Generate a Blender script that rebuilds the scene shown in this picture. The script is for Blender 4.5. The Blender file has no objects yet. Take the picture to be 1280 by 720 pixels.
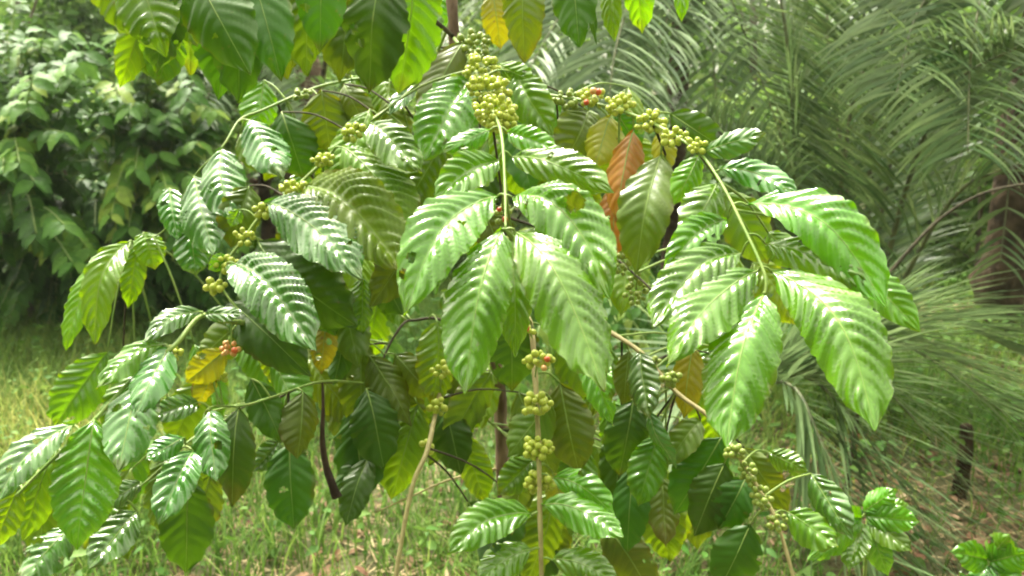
import bpy, math, random
import numpy as np
from mathutils import Vector, Matrix, noise
C = bpy.context.scene.collection
S = bpy.context.scene
R = math.radians

# ------------------------------------------------------------------ camera
PITCH = R(12); CAMZ = 1.5; F = 1108.0
cd = bpy.data.cameras.new('camera'); cam = bpy.data.objects.new('camera', cd); C.objects.link(cam)
cam.location = (0, 0, CAMZ); cam.rotation_euler = (R(90) - PITCH, 0, 0)
cd.lens = 36 * F / 1280; cd.sensor_width = 36; cd.clip_end = 400; cd.clip_start = 0.02
cd.dof.use_dof = True; cd.dof.focus_distance = 1.15; cd.dof.aperture_fstop = 7.0
S.camera = cam
CAM = Vector((0, 0, CAMZ))
RT = Vector((1, 0, 0)); FW = Vector((0, math.cos(PITCH), -math.sin(PITCH))); UP = Vector((0, math.sin(PITCH), math.cos(PITCH)))
def at(px, py, d):
    return CAM + RT * ((px - 640) / F * d) + UP * (-(py - 360) / F * d) + FW * d
def project(p):
    q = p - CAM; d = q.dot(FW)
    return 640 + F * q.dot(RT) / d, 360 - F * q.dot(UP) / d

# ------------------------------------------------------------------ world, sun, exposure
W = bpy.data.worlds.new('World'); S.world = W; W.use_nodes = True
nt = W.node_tree; nt.nodes.clear()
SUN_EL, SUN_AZ = R(62), R(-28)           # azimuth from +Y towards +X
sky = nt.nodes.new('ShaderNodeTexSky'); sky.sky_type = 'NISHITA'; sky.sun_disc = False
sky.sun_elevation = SUN_EL; sky.sun_rotation = SUN_AZ; sky.dust_density = 5; sky.air_density = 1.5
hs = nt.nodes.new('ShaderNodeHueSaturation'); hs.inputs['Saturation'].default_value = 0.08   # thin white cloud cover
bg = nt.nodes.new('ShaderNodeBackground'); bg.inputs['Strength'].default_value = 0.15
wo = nt.nodes.new('ShaderNodeOutputWorld')
nt.links.new(sky.outputs[0], hs.inputs['Color'])
wm = nt.nodes.new('ShaderNodeMix'); wm.data_type = 'RGBA'; wm.blend_type = 'MULTIPLY'; wm.inputs[0].default_value = 1
wm.inputs[7].default_value = (1.03, 1.0, .78, 1)          # warm white overcast
nt.links.new(hs.outputs[0], wm.inputs[6]); nt.links.new(wm.outputs[2], bg.inputs[0]); nt.links.new(bg.outputs[0], wo.inputs[0])
sl = bpy.data.lights.new('sun', 'SUN'); sl.energy = 1.7; sl.angle = R(8); sl.color = (1, .96, .88)
so = bpy.data.objects.new('sun', sl); C.objects.link(so)
sd = Vector((math.sin(SUN_AZ) * math.cos(SUN_EL), math.cos(SUN_AZ) * math.cos(SUN_EL), math.sin(SUN_EL)))
so.rotation_euler = sd.to_track_quat('Z', 'Y').to_euler(); so.location = (0, 0, 8)
S.view_settings.view_transform = 'Standard'; S.view_settings.look = 'None'
S.view_settings.exposure = 2.1; S.view_settings.gamma = 1
S.cycles.max_bounces = 8; S.cycles.transmission_bounces = 4; S.cycles.diffuse_bounces = 4
S.cycles.filter_width = 2.0

rnd = random.Random(11); npr = np.random.default_rng(5)

# ------------------------------------------------------------------ materials
def mk(name):
    m = bpy.data.materials.new(name); m.use_nodes = True; t = m.node_tree; t.nodes.clear()
    return m, t
def N(t, typ, **kw):
    n = t.nodes.new(typ)
    for k, v in kw.items():
        if k.startswith('i_'): n.inputs[k[2:]].default_value = v
        else: setattr(n, k, v)
    return n
def math_(t, op, a, b=None, clamp=False):
    n = t.nodes.new('ShaderNodeMath'); n.operation = op; n.use_clamp = clamp
    for i, x in enumerate((a, b)):
        if x is None: continue
        if isinstance(x, (int, float)): n.inputs[i].default_value = x
        else: t.links.new(x, n.inputs[i])
    return n.outputs[0]
def mixc(t, f, a, b):
    n = t.nodes.new('ShaderNodeMix'); n.data_type = 'RGBA'
    for s, x in ((n.inputs[0], f), (n.inputs[6], a), (n.inputs[7], b)):
        if isinstance(x, (int, float)): s.default_value = x
        elif isinstance(x, (tuple, list)): s.default_value = (*x, 1)[:4]
        else: t.links.new(x, s)
    return n.outputs[2]

def leaf_material(name, col, col2, vein, trans=0.3, rough=0.3, spec=0.6, coat=0.3, tcol=None, veinamt=.55, spots=.3, tip=.35):
    """col: blade, col2: blotches and rim, vein: rib colour; uv x = vein phase, uv y = across"""
    m, t = mk(name); L = t.links.new
    uv = N(t, 'ShaderNodeUVMap', uv_map='vein'); sep = N(t, 'ShaderNodeSeparateXYZ'); L(uv.outputs[0], sep.inputs[0])
    uv2 = N(t, 'ShaderNodeUVMap', uv_map='blade'); sep2 = N(t, 'ShaderNodeSeparateXYZ'); L(uv2.outputs[0], sep2.inputs[0])
    s = math_(t, 'ABSOLUTE', math_(t, 'SINE', math_(t, 'MULTIPLY', sep.outputs[0], math.pi)))
    v1 = math_(t, 'POWER', math_(t, 'SUBTRACT', 1, s), 5)
    av = math_(t, 'ABSOLUTE', sep.outputs[1])
    v1 = math_(t, 'MULTIPLY', v1, math_(t, 'SUBTRACT', 1, math_(t, 'MULTIPLY', av, .5)))
    mid = math_(t, 'SUBTRACT', 1, math_(t, 'MULTIPLY', av, 20), True)
    vm = math_(t, 'MAXIMUM', math_(t, 'MULTIPLY', v1, veinamt), math_(t, 'MULTIPLY', mid, .95))
    oi = N(t, 'ShaderNodeObjectInfo'); tc = N(t, 'ShaderNodeTexCoord')
    n1 = N(t, 'ShaderNodeTexNoise', i_Scale=13.0, i_Detail=3.0, noise_dimensions='4D'); L(tc.outputs['Object'], n1.inputs['Vector'])
    L(math_(t, 'MULTIPLY', oi.outputs['Random'], 50), n1.inputs['W'])
    blot = N(t, 'ShaderNodeMapRange', i_1=.48, i_2=.72) if False else N(t, 'ShaderNodeMapRange')
    blot.inputs[1].default_value = .47; blot.inputs[2].default_value = .75; L(n1.outputs[0], blot.inputs[0])
    edge = math_(t, 'POWER', math_(t, 'MAXIMUM', av, math_(t, 'MULTIPLY', sep2.outputs[0], .95)), 5)
    bf = math_(t, 'ADD', math_(t, 'MULTIPLY', blot.outputs[0], .6), math_(t, 'MULTIPLY', edge, .45), True)
    c = mixc(t, bf, col, col2)
    n2 = N(t, 'ShaderNodeTexNoise', i_Scale=95.0, i_Detail=2.0); L(tc.outputs['Object'], n2.inputs['Vector'])
    sp = N(t, 'ShaderNodeMapRange'); sp.inputs[1].default_value = .69; sp.inputs[2].default_value = .74; L(n2.outputs[0], sp.inputs[0])
    c = mixc(t, math_(t, 'MULTIPLY', sp.outputs[0], spots), c, (.16, .11, .04))
    c = mixc(t, vm, c, vein)
    tipm = N(t, 'ShaderNodeMapRange'); tipm.inputs[1].default_value = .80; tipm.inputs[2].default_value = .93
    rim = math_(t, 'MAXIMUM', math_(t, 'MULTIPLY', sep2.outputs[0], 1.0), math_(t, 'SUBTRACT', av, .06))
    L(math_(t, 'ADD', rim, math_(t, 'MULTIPLY', math_(t, 'SUBTRACT', n1.outputs[0], .62), 1.1)), tipm.inputs[0])
    c = mixc(t, math_(t, 'MULTIPLY', tipm.outputs[0], tip), c, (.13, .075, .02))   # browned tip and margin
    h = N(t, 'ShaderNodeHueSaturation'); L(c, h.inputs['Color'])
    L(math_(t, 'ADD', .485, math_(t, 'MULTIPLY', oi.outputs['Random'], .03)), h.inputs['Hue'])
    L(math_(t, 'ADD', .8, math_(t, 'MULTIPLY', oi.outputs['Random'], .4)), h.inputs['Value'])
    p = N(t, 'ShaderNodeBsdfPrincipled'); L(h.outputs[0], p.inputs['Base Color'])
    rr = math_(t, 'ADD', rough, math_(t, 'MULTIPLY', math_(t, 'SUBTRACT', n1.outputs[0], .5), .25)); L(rr, p.inputs['Roughness'])
    p.inputs['Specular IOR Level'].default_value = spec
    p.inputs['Coat Weight'].default_value = coat; p.inputs['Coat Roughness'].default_value = .10
    vo = N(t, 'ShaderNodeTexVoronoi', feature='DISTANCE_TO_EDGE', i_Scale=230.0); L(tc.outputs['Object'], vo.inputs['Vector'])
    bsum = math_(t, 'ADD', math_(t, 'MULTIPLY', vo.outputs['Distance'], .5), math_(t, 'MULTIPLY', n2.outputs[0], .8))
    b = N(t, 'ShaderNodeBump', i_Strength=.25, i_Distance=.0015); L(bsum, b.inputs['Height']); L(b.outputs[0], p.inputs['Normal'])
    tr = N(t, 'ShaderNodeBsdfTranslucent')
    h2 = N(t, 'ShaderNodeHueSaturation', i_Hue=.48, i_Saturation=1.1, i_Value=1.6); L(h.outputs[0], h2.inputs['Color']); L(h2.outputs[0], tr.inputs[0])
    mx = N(t, 'ShaderNodeMixShader'); mx.inputs[0].default_value = trans
    L(p.outputs[0], mx.inputs[1]); L(tr.outputs[0], mx.inputs[2])
    o = N(t, 'ShaderNodeOutputMaterial'); L(mx.outputs[0], o.inputs[0])
    return m
LM = {
 'fresh':  leaf_material('leaf_fresh_green', (.088, .26, .006), (.14, .32, .010), (.20, .44, .04), .30, .19, .8, .9),
 'mid':    leaf_material('leaf_mid_green', (.078, .20, .007), (.12, .25, .010), (.18, .34, .05), .32, .30, .6, .4),
 'dark':   leaf_material('leaf_dark_shaded', (.036, .115, .006), (.052, .14, .008), (.07, .17, .02), .30, .38, .45, .15, veinamt=.3),  # dark green, also standing in for shade on backlit undersides
 'olive':  leaf_material('leaf_olive', (.085, .155, .010), (.13, .165, .014), (.17, .25, .03), .27, .38, .5, .2, veinamt=.4),
 'yellow': leaf_material('leaf_yellowing', (.27, .27, .025), (.13, .19, .015), (.22, .30, .05), .38, .4, .45, .15, spots=.7, tip=.8),
 'yg':     leaf_material('leaf_yellow_green', (.13, .25, .010), (.20, .26, .015), (.24, .38, .05), .38, .34, .4, .25),
 'orange': leaf_material('leaf_orange_brown', (.36, .17, .03), (.24, .20, .03), (.36, .34, .08), .38, .38, .5, .2, spots=.7, tip=.9),
 'lime':   leaf_material('leaf_lime', (.12, .27, .012), (.15, .29, .015), (.24, .36, .05), .42, .32, .6, .3, spots=.5),
 'silver': leaf_material('leaf_silvered', (.050, .18, .014), (.080, .21, .022), (.15, .28, .07), .18, .22, 1.0, 1.0),
}
def simple(name, col, rough=.7, spec=.3, col2=None, scale=20, bump=.3, dist=.003, trans=0, stretch=None, detail=4, sharp=(.35, .65)):
    m, t = mk(name); L = t.links.new
    tc = N(t, 'ShaderNodeTexCoord'); vec = tc.outputs['Object']
    if stretch:
        mp = N(t, 'ShaderNodeMapping'); mp.inputs['Scale'].default_value = stretch; L(vec, mp.inputs[0]); vec = mp.outputs[0]
    n = N(t, 'ShaderNodeTexNoise', i_Scale=float(scale), i_Detail=float(detail)); L(vec, n.inputs['Vector'])
    mr = N(t, 'ShaderNodeMapRange'); mr.inputs[1].default_value = sharp[0]; mr.inputs[2].default_value = sharp[1]; L(n.outputs[0], mr.inputs[0])
    c = mixc(t, mr.outputs[0], col, col2 or tuple(x * 1.5 for x in col))
    p = N(t, 'ShaderNodeBsdfPrincipled', i_Roughness=rough); L(c, p.inputs['Base Color']); p.inputs['Specular IOR Level'].default_value = spec
    b = N(t, 'ShaderNodeBump', i_Strength=bump, i_Distance=dist); L(n.outputs[0], b.inputs['Height']); L(b.outputs[0], p.inputs['Normal'])
    o = N(t, 'ShaderNodeOutputMaterial')
    if trans:
        tr = N(t, 'ShaderNodeBsdfTranslucent'); L(c, tr.inputs[0]); mx = N(t, 'ShaderNodeMixShader'); mx.inputs[0].default_value = trans
        L(p.outputs[0], mx.inputs[1]); L(tr.outputs[0], mx.inputs[2]); L(mx.outputs[0], o.inputs[0])
    else: L(p.outputs[0], o.inputs[0])
    return m
def tinted(name, stops, rough=.5, spec=.4, trans=.3, scale=60, coat=0.):
    """colour picked per blade/leaf from the 'tint' point attribute"""
    m, t = mk(name); L = t.links.new
    a = N(t, 'ShaderNodeAttribute', attribute_name='tint'); r = N(t, 'ShaderNodeValToRGB')
    r.color_ramp.elements[0].position = stops[0][0]; r.color_ramp.elements[0].color = (*stops[0][1], 1)
    r.color_ramp.elements[1].position = stops[-1][0]; r.color_ramp.elements[1].color = (*stops[-1][1], 1)
    for pos, c in stops[1:-1]: r.color_ramp.elements.new(pos).color = (*c, 1)
    L(a.outputs['Fac'], r.inputs[0])
    tc = N(t, 'ShaderNodeTexCoord'); n = N(t, 'ShaderNodeTexNoise', i_Scale=float(scale), i_Detail=2.0); L(tc.outputs['Object'], n.inputs['Vector'])
    h = N(t, 'ShaderNodeHueSaturation'); L(r.outputs[0], h.inputs['Color']); L(math_(t, 'ADD', .55, math_(t, 'MULTIPLY', n.outputs[0], .9)), h.inputs['Value'])
    p = N(t, 'ShaderNodeBsdfPrincipled', i_Roughness=rough); L(h.outputs[0], p.inputs['Base Color']); p.inputs['Specular IOR Level'].default_value = spec
    p.inputs['Coat Weight'].default_value = coat; p.inputs['Coat Roughness'].default_value = .3
    tr = N(t, 'ShaderNodeBsdfTranslucent'); h2 = N(t, 'ShaderNodeHueSaturation', i_Hue=.48, i_Value=1.7); L(h.outputs[0], h2.inputs['Color']); L(h2.outputs[0], tr.inputs[0])
    mx = N(t, 'ShaderNodeMixShader'); mx.inputs[0].default_value = trans; L(p.outputs[0], mx.inputs[1]); L(tr.outputs[0], mx.inputs[2])
    o = N(t, 'ShaderNodeOutputMaterial'); L(mx.outputs[0], o.inputs[0])
    return m
M_bark = simple('coffee_bark', (.09, .055, .04), .8, .2, (.30, .21, .17), 35, .6, .004, stretch=(1, 1, .35))
M_tan = simple('tan_stem', (.27, .22, .10), .6, .3, (.38, .33, .16), 60, .3)
M_green = simple('green_stem', (.16, .27, .05), .5, .4, (.24, .32, .08), 60, .2)
M_twig = simple('dark_twig', (.035, .03, .022), .8, .2, (.09, .075, .05), 60, .4)
M_dead = simple('dead_wood', (.028, .018, .014), .85, .2, (.07, .045, .035), 40, .6)
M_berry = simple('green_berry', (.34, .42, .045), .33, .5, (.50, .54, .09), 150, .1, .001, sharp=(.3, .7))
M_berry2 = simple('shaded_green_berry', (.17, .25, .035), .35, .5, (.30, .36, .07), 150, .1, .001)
M_red = simple('ripe_berry', (.50, .045, .02), .3, .6, (.62, .14, .04), 120, .1, .001)
M_oran = simple('ripening_berry', (.60, .25, .10), .35, .6, (.62, .38, .14), 120, .1, .001)

# ------------------------------------------------------------------ mesh helpers
def link(name, me, mats, parent=None, smooth=True):
    o = bpy.data.objects.new(name, me); C.objects.link(o)
    for m in (mats if isinstance(mats, (list, tuple)) else [mats]): me.materials.append(m)
    if smooth: me.polygons.foreach_set('use_smooth', [True] * len(me.polygons))
    if parent: o.parent = parent
    return o
def mesh_np(name, V, Fc, tint=None):
    V = np.asarray(V, np.float32); Fc = np.asarray(Fc, np.int32)
    me = bpy.data.meshes.new(name); me.vertices.add(len(V)); me.vertices.foreach_set('co', V.ravel())
    k = Fc.shape[1]; me.loops.add(Fc.size); me.loops.foreach_set('vertex_index', Fc.ravel())
    me.polygons.add(len(Fc)); me.polygons.foreach_set('loop_start', np.arange(0, Fc.size, k, dtype=np.int32)); 
    me.update(calc_edges=True); 
    if tint is not None:
        a = me.attributes.new('tint', 'FLOAT', 'POINT'); a.data.foreach_set('value', np.asarray(tint, np.float32))
    me.validate(); return me
def empty(name, loc, label, cat, group=None, kind=None):
    o = bpy.data.objects.new(name, None); C.objects.link(o); o.location = loc; o.empty_display_size = .1
    o['label'] = label; o['category'] = cat
    if group: o['group'] = group
    if kind: o['kind'] = kind
    bpy.context.view_layer.update()
    return o
def adopt(o, parent):
    """parent keeping world placement (all mesh data is written in world space)"""
    o.parent = parent; o.matrix_parent_inverse = parent.matrix_world.inverted()
def spline(P, k=6):
    P = [Vector(p) for p in P]; out = []
    for i in range(len(P) - 1):
        p0 = P[max(i - 1, 0)]; p1 = P[i]; p2 = P[i + 1]; p3 = P[min(i + 2, len(P) - 1)]
        for j in range(k):
            t = j / k
            out.append(.5 * ((2 * p1) + (p2 - p0) * t + (2 * p0 - 5 * p1 + 4 * p2 - p3) * t * t + (3 * p1 - p0 - 3 * p2 + p3) * t ** 3))
    out.append(P[-1]); return out
def tube_np(P, rad, sides=8, seed=0, wob=.12):
    n = len(P); V = []; Fc = []
    ref = Vector((.31, .2, .93)).normalized()
    for i, p in enumerate(P):
        tg = (P[min(i + 1, n - 1)] - P[max(i - 1, 0)]).normalized()
        a = tg.cross(ref)
        if a.length < .05: a = tg.cross(Vector((1, 0, 0)))
        a.normalize(); b = tg.cross(a)
        r = rad[i] if hasattr(rad, '__len__') else rad
        for k in range(sides):
            th = 2 * math.pi * k / sides
            q = r * (1 + wob * noise.noise(p * 40 + Vector((math.cos(th), math.sin(th), seed))))
            V.append(p + a * (q * math.cos(th)) + b * (q * math.sin(th)))
    for i in range(n - 1):
        for k in range(sides):
            k2 = (k + 1) % sides
            Fc.append((i * sides + k, i * sides + k2, (i + 1) * sides + k2, (i + 1) * sides + k))
    V.append(P[0]); V.append(P[-1]); c0 = n * sides
    for k in range(sides):
        k2 = (k + 1) % sides
        Fc.append((c0, k2, k, k)); Fc.append((c0 + 1, (n - 1) * sides + k, (n - 1) * sides + k2, (n - 1) * sides + k2))
    return V, Fc
def tube(name, P, rad, mat, parent=None, sides=8, k=6, seed=0, wob=.12):
    if hasattr(rad, '__len__') and len(rad) == len(P):
        rr = []
        for i in range(len(P) - 1): rr += [rad[i] + (rad[i + 1] - rad[i]) * j / k for j in range(k)]
        rr.append(rad[-1])
    else: rr = rad
    Q = spline(P, k)
    V, Fc = tube_np(Q, rr, sides, seed, wob)
    me = bpy.data.meshes.new(name); me.from_pydata(V, [], [tuple(dict.fromkeys(f)) for f in Fc]); me.update()
    o = link(name, me, mat)
    if parent: adopt(o, parent)
    return o, Q

NT, NV = 92, 9
def leaf_mesh(B, T, wid, roll=0., arch=.12, bend=0., fold=.12, amp=.03, nv=13, seed=0, hole=None, petiole=None):
    r = random.Random(seed); ax = T - B; ln = ax.length; axn = ax.normalized()
    view = ((B + T) * .5 - CAM).normalized()
    n0 = (-view - axn * (-view).dot(axn)).normalized()
    q = Matrix.Rotation(roll, 3, axn); n0 = q @ n0; s0 = axn.cross(n0).normalized()   # s0: across
    tw = r.uniform(-.6, .6); ph = [r.uniform(0, 6.3) for _ in range(6)]; skew = r.uniform(-.18, .18)
    mids = []
    for i in range(NT + 1):
        t = i / NT
        a = math.sin(math.pi * t ** .85); wv = .012 * math.sin(9 * t + ph[0]) + .015 * math.sin(5 * t + ph[1])
        mids.append(B + ax * t + n0 * (ln * (arch * a + wv)) + s0 * (ln * (bend * a)))
    V = []; U1 = []; U2 = []
    vs = [(-1 + 2 * j / (2 * NV)) for j in range(2 * NV + 1)]
    for i in range(NT + 1):
        t = i / NT
        f = math.sin(math.pi * min(1, t ** .93)) ** (.66 + .08 * math.sin(ph[0])) if 0 < t < 1 else 0
        if t > .86: f *= 1 - .62 * ((t - .86) / .14) ** .9
        if t < .08: f *= (t / .08) ** .5
        tg = (mids[min(i + 1, NT)] - mids[max(i - 1, 0)]).normalized()
        rot = Matrix.Rotation(tw * (t - .4), 3, tg); s = rot @ (s0 - tg * s0.dot(tg)).normalized(); n = tg.cross(s).normalized() * -1
        if n.dot(rot @ n0) < 0: n = -n
        for v in vs:
            av = abs(v); sg = 1 if v > 0 else -1
            hw = wid * .5 * f * (1 + (skew * .3 if sg > 0 else -skew * .3))
            phase = nv * (t - .19 * av ** 1.15 - .02) + (.22 if sg > 0 else 0) + .22 * math.sin(5 * t + ph[2]) + .1 * math.sin(13 * t + ph[5])
            env = min(1, av * 3.2) * (1 - .25 * av ** 4)
            sn = abs(math.sin(math.pi * phase)); lob = min(1.0, f * 1.6)
            h = amp * 1.1 * wid * env * (sn ** .7) * lob * (.8 + .3 * math.sin(11 * t + ph[3] + sg))
            h += wid * .045 * av ** 3 * math.sin(2 * math.pi * phase * .5 + ph[4] + sg) + wid * .03 * av ** 2 * math.sin(6 * t + ph[5] + sg)
            edge = 1 + (.075 * (sn - .6) if av > .99 else .02 * (sn - .6) if av > .88 else 0)
            off = hw * v * edge
            fd = fold * (1 + .25 * math.sin(4 * t + ph[1]))
            V.append(mids[i] + s * (off * math.cos(fd)) + n * (abs(off) * math.sin(fd) - abs(off) * av * .22 + h))
            U1.append((phase, v)); U2.append((t, v))
    M = 2 * NV + 1; Fc = []
    for i in range(NT):
        for j in range(M - 1):
            if hole:
                t = (i + .5) / NT; v = (vs[j] + vs[j + 1]) / 2; bad = False
                for (ht, hv, hr) in hole:
                    dd = math.hypot((t - ht) * ln, (v - hv) * wid * .5) / (hr * (1 + .45 * noise.noise(Vector((t * 30, v * 6, seed)))))
                    if dd < 1: bad = True
                if bad: continue
            Fc.append((i * M + j, i * M + j + 1, (i + 1) * M + j + 1, (i + 1) * M + j))
    nleaf = len(Fc); nvert = len(V)
    # raised rib under and over the blade + petiole
    rib = [m for m in mids[::6]]
    pr = [max(.0004, .0016 * (1 - i / len(rib))) * (wid / .1) ** .5 for i in range(len(rib))]
    if petiole is not None:
        md = (petiole + B) * .5 + Vector((0, 0, .15 * (petiole - B).length))
        pp = spline([petiole, md, B], 4)[:-1]; rib = pp + rib; pr = [.0016] * len(pp) + pr
    tv, tf = tube_np(rib, pr, 5)
    V += tv; Fc += [tuple(dict.fromkeys(x + nvert for x in f)) for f in tf]
    me = bpy.data.meshes.new('leaf'); me.from_pydata(V, [], Fc); me.update()
    U1 += [(.5, 0)] * len(tv); U2 += [(.4, 0)] * len(tv)
    idx = np.zeros(len(me.loops), np.int32); me.loops.foreach_get('vertex_index', idx)
    for nm, U in (('vein', U1), ('blade', U2)):
        l = me.uv_layers.new(name=nm); l.data.foreach_set('uv', np.array(U, np.float32)[idx].ravel())
    mi = np.zeros(len(me.polygons), np.int32); mi[nleaf:] = 1; me.polygons.foreach_set('material_index', mi)
    return me

KL = {'yellow': 'yellowing leaf', 'orange': 'orange-brown leaf', 'lime': 'lime green leaf lit from behind', 'dark': 'dark green leaf with shade in its colour'}
SEED = [100]
def nearest(Q, p):
    return min(Q, key=lambda q: (q - p).length)
def leaf(br, bx, by, tx, ty, w, d=None, kind='fresh', tilt=.5, roll=None, bend=0., arch=None, fold=None, hole=None, dx=0.):
    root, Q = br; SEED[0] += 1; sd_ = SEED[0]; r = random.Random(sd_)
    if kind in ('fresh', 'silver', 'mid', 'yg') and tilt >= .3: tilt += .2; arch = (arch if arch is not None else .08) * .7
    B = at(bx, by, d); lm = math.hypot(tx - bx, ty - by) * d / F
    T = at(tx, ty, max(.4, d - tilt * lm))
    wid = w * (d - tilt * lm * .5) / F
    roll = R(r.uniform(-16, 16)) if roll is None else R(roll)
    wid /= max(.5, math.cos(roll))
    arch = r.uniform(.04, .13) if arch is None else arch
    fold = r.choice((-1, .8)) * r.uniform(.08, .34) if fold is None else fold
    ln = (T - B).length
    nv = max(7, min(13, round(4 + ln * 36)))
    am = {'dark': .034, 'olive': .045, 'yellow': .045, 'orange': .05}.get(kind, .10) * r.uniform(.7, 1.2)
    q = nearest(Q, B); gap = (q - B).length
    if hole is None and r.random() < .45: hole = [(r.uniform(.3, .85), r.choice((-1, 1)) * r.uniform(.25, 1.0), r.uniform(.003, .007)) for _ in range(r.randint(1, 3))]
    me = leaf_mesh(B, T, wid, roll, arch, bend, fold, am, nv, sd_, hole, q if gap < .07 else None)
    o = link('leaf', me, [LM[kind], M_green]); adopt(o, root)
    if kind in KL: o['label'] = KL[kind]
    if gap >= .07:
        md = (q + B) * .5 + Vector((0, 0, .08 * gap))
        tube('twig', [q, md, B], [.0022, .0018, .0014], M_twig if kind in ('dark', 'olive') else M_green, root, 6, 4)
    return o

_ico = None
def ico():
    global _ico
    if _ico is None:
        import bmesh
        bm = bmesh.new(); bmesh.ops.create_icosphere(bm, subdivisions=2, radius=1)
        V = np.array([v.co[:] for v in bm.verts]); Fc = np.array([[v.index for v in f.verts] for f in bm.faces]); bm.free()
        V[:, 2] *= 1.12
        k = V[:, 2] > 1.0; V[k, 2] -= .10          # the little scar at the end of each cherry
        _ico = (V, Fc)
    return _ico
def berries(name, pts, rad, mat, parent, ctr, label=None):
    V0, F0 = ico(); VV = []; FF = []
    for i, p in enumerate(pts):
        ax = (Vector(p) - ctr); ax = ax.normalized() if ax.length > 1e-5 else Vector((0, 0, 1))
        q = ax.to_track_quat('Z', 'Y').to_matrix(); r = rad * rnd.uniform(.68, 1.15)
        VV.append((V0 * r) @ np.array(q).T + np.array(p)); FF.append(F0 + i * len(V0))
    me = mesh_np(name, np.concatenate(VV), np.concatenate(FF)); o = link(name, me, mat); adopt(o, parent)
    if label: o['label'] = label
    return o
def cluster(br, px, py, d, n, wx, wy, rpx=5.2, mat=None, ripe=()):
    """n cherries packed in an ellipsoid wx x wy px round the node"""
    root, Q = br; c = at(px, py, d); rad = rpx * .88 * d / F; n = round(n * 1.3); P = []
    ax, ay, az = wx * d / F / 2, wy * d / F / 2, min(wx, wy) * d / F / 2
    tries = 0; mn = rad * 1.75
    while len(P) < n and tries < 3000:
        tries += 1
        u = Vector((rnd.gauss(0, 1), rnd.gauss(0, 1), rnd.gauss(0, 1))).normalized() * rnd.uniform(.55, 1)
        p = c + RT * (u.x * ax) + UP * (u.y * ay) - FW * (u.z * az)
        if all((p - o).length > mn for o in P): P.append(p)
        if tries % 400 == 0: mn *= .92
    berries('berry_cluster', P, rad, mat or M_berry, root, c)
    q = nearest(Q, c)
    if (q - c).length > .012: tube('twig', [q, (q + c) / 2 + Vector((0, 0, .002)), c], .0014, M_green, root, 5, 3)
    for (rx, ry, m, s) in ripe:
        p = at(rx, ry, d - rad * 3.2); berries('ripe_berry', [p], rad * s, m, root, c, 'red ripe berry' if m is M_red else 'orange ripening berry')

def branch(pts, r0, r1, mat, root, label=None, sides=8):
    P = [at(*p) if len(p) == 3 else p for p in pts]
    # slight natural kinks at the nodes
    n = len(P); rad = [r0 + (r1 - r0) * (i / (n - 1)) for i in range(n)]
    o, Q = tube('branch', P, rad, mat, root, sides, 7, seed=len(pts), wob=.25)
    if label: o['label'] = label
    return (o, Q)

# ================================================================== ground
def hnoise(x, y): return noise.noise(Vector((x * .5, y * .5, 3.1))) * .10 + noise.noise(Vector((x * 2.1, y * 2.1, 7))) * .03
def gz(x, y): return hnoise(x, y) + max(0, y - 9) * .03
def build_ground():
    xs = np.concatenate([np.linspace(-90, -12, 14), np.linspace(-11, 11, 111), np.linspace(12, 90, 14)])
    ys = np.concatenate([np.linspace(-60, -3, 10), np.linspace(-2, 16, 91), np.linspace(18, 140, 20)])
    V = [(x, y, gz(x, y)) for y in ys for x in xs]; nx = len(xs)
    Fc = [(j * nx + i, j * nx + i + 1, (j + 1) * nx + i + 1, (j + 1) * nx + i) for j in range(len(ys) - 1) for i in range(nx - 1)]
    m, t = mk('forest_soil'); L = t.links.new; tc = N(t, 'ShaderNodeTexCoord')
    n = N(t, 'ShaderNodeTexNoise', i_Scale=1.6, i_Detail=8.0, i_Roughness=.65); L(tc.outputs['Object'], n.inputs['Vector'])
    n2 = N(t, 'ShaderNodeTexNoise', i_Scale=38.0, i_Detail=5.0); L(tc.outputs['Object'], n2.inputs['Vector'])
    r = N(t, 'ShaderNodeValToRGB'); e = r.color_ramp.elements
    e[0].position = .35; e[0].color = (.045, .05, .018, 1); e[1].position = .72; e[1].color = (.13, .10, .045, 1)
    e.new(.5).color = (.09, .085, .03, 1); e.new(.6).color = (.15, .09, .05, 1); L(n.outputs[0], r.inputs[0])
    c = mixc(t, n2.outputs[0], r.outputs[0], (.085, .085, .035))
    p = N(t, 'ShaderNodeBsdfPrincipled', i_Roughness=.95); L(c, p.inputs['Base Color'])
    b = N(t, 'ShaderNodeBump', i_Strength=.8, i_Distance=.03); L(n2.outputs[0], b.inputs['Height']); L(b.outputs[0], p.inputs['Normal'])
    o = N(t, 'ShaderNodeOutputMaterial'); L(p.outputs[0], o.inputs[0])
    g = link('ground', mesh_np('ground', V, Fc), m); g['kind'] = 'structure'; g['label'] = 'brown forest soil under the plants'
build_ground()

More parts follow.
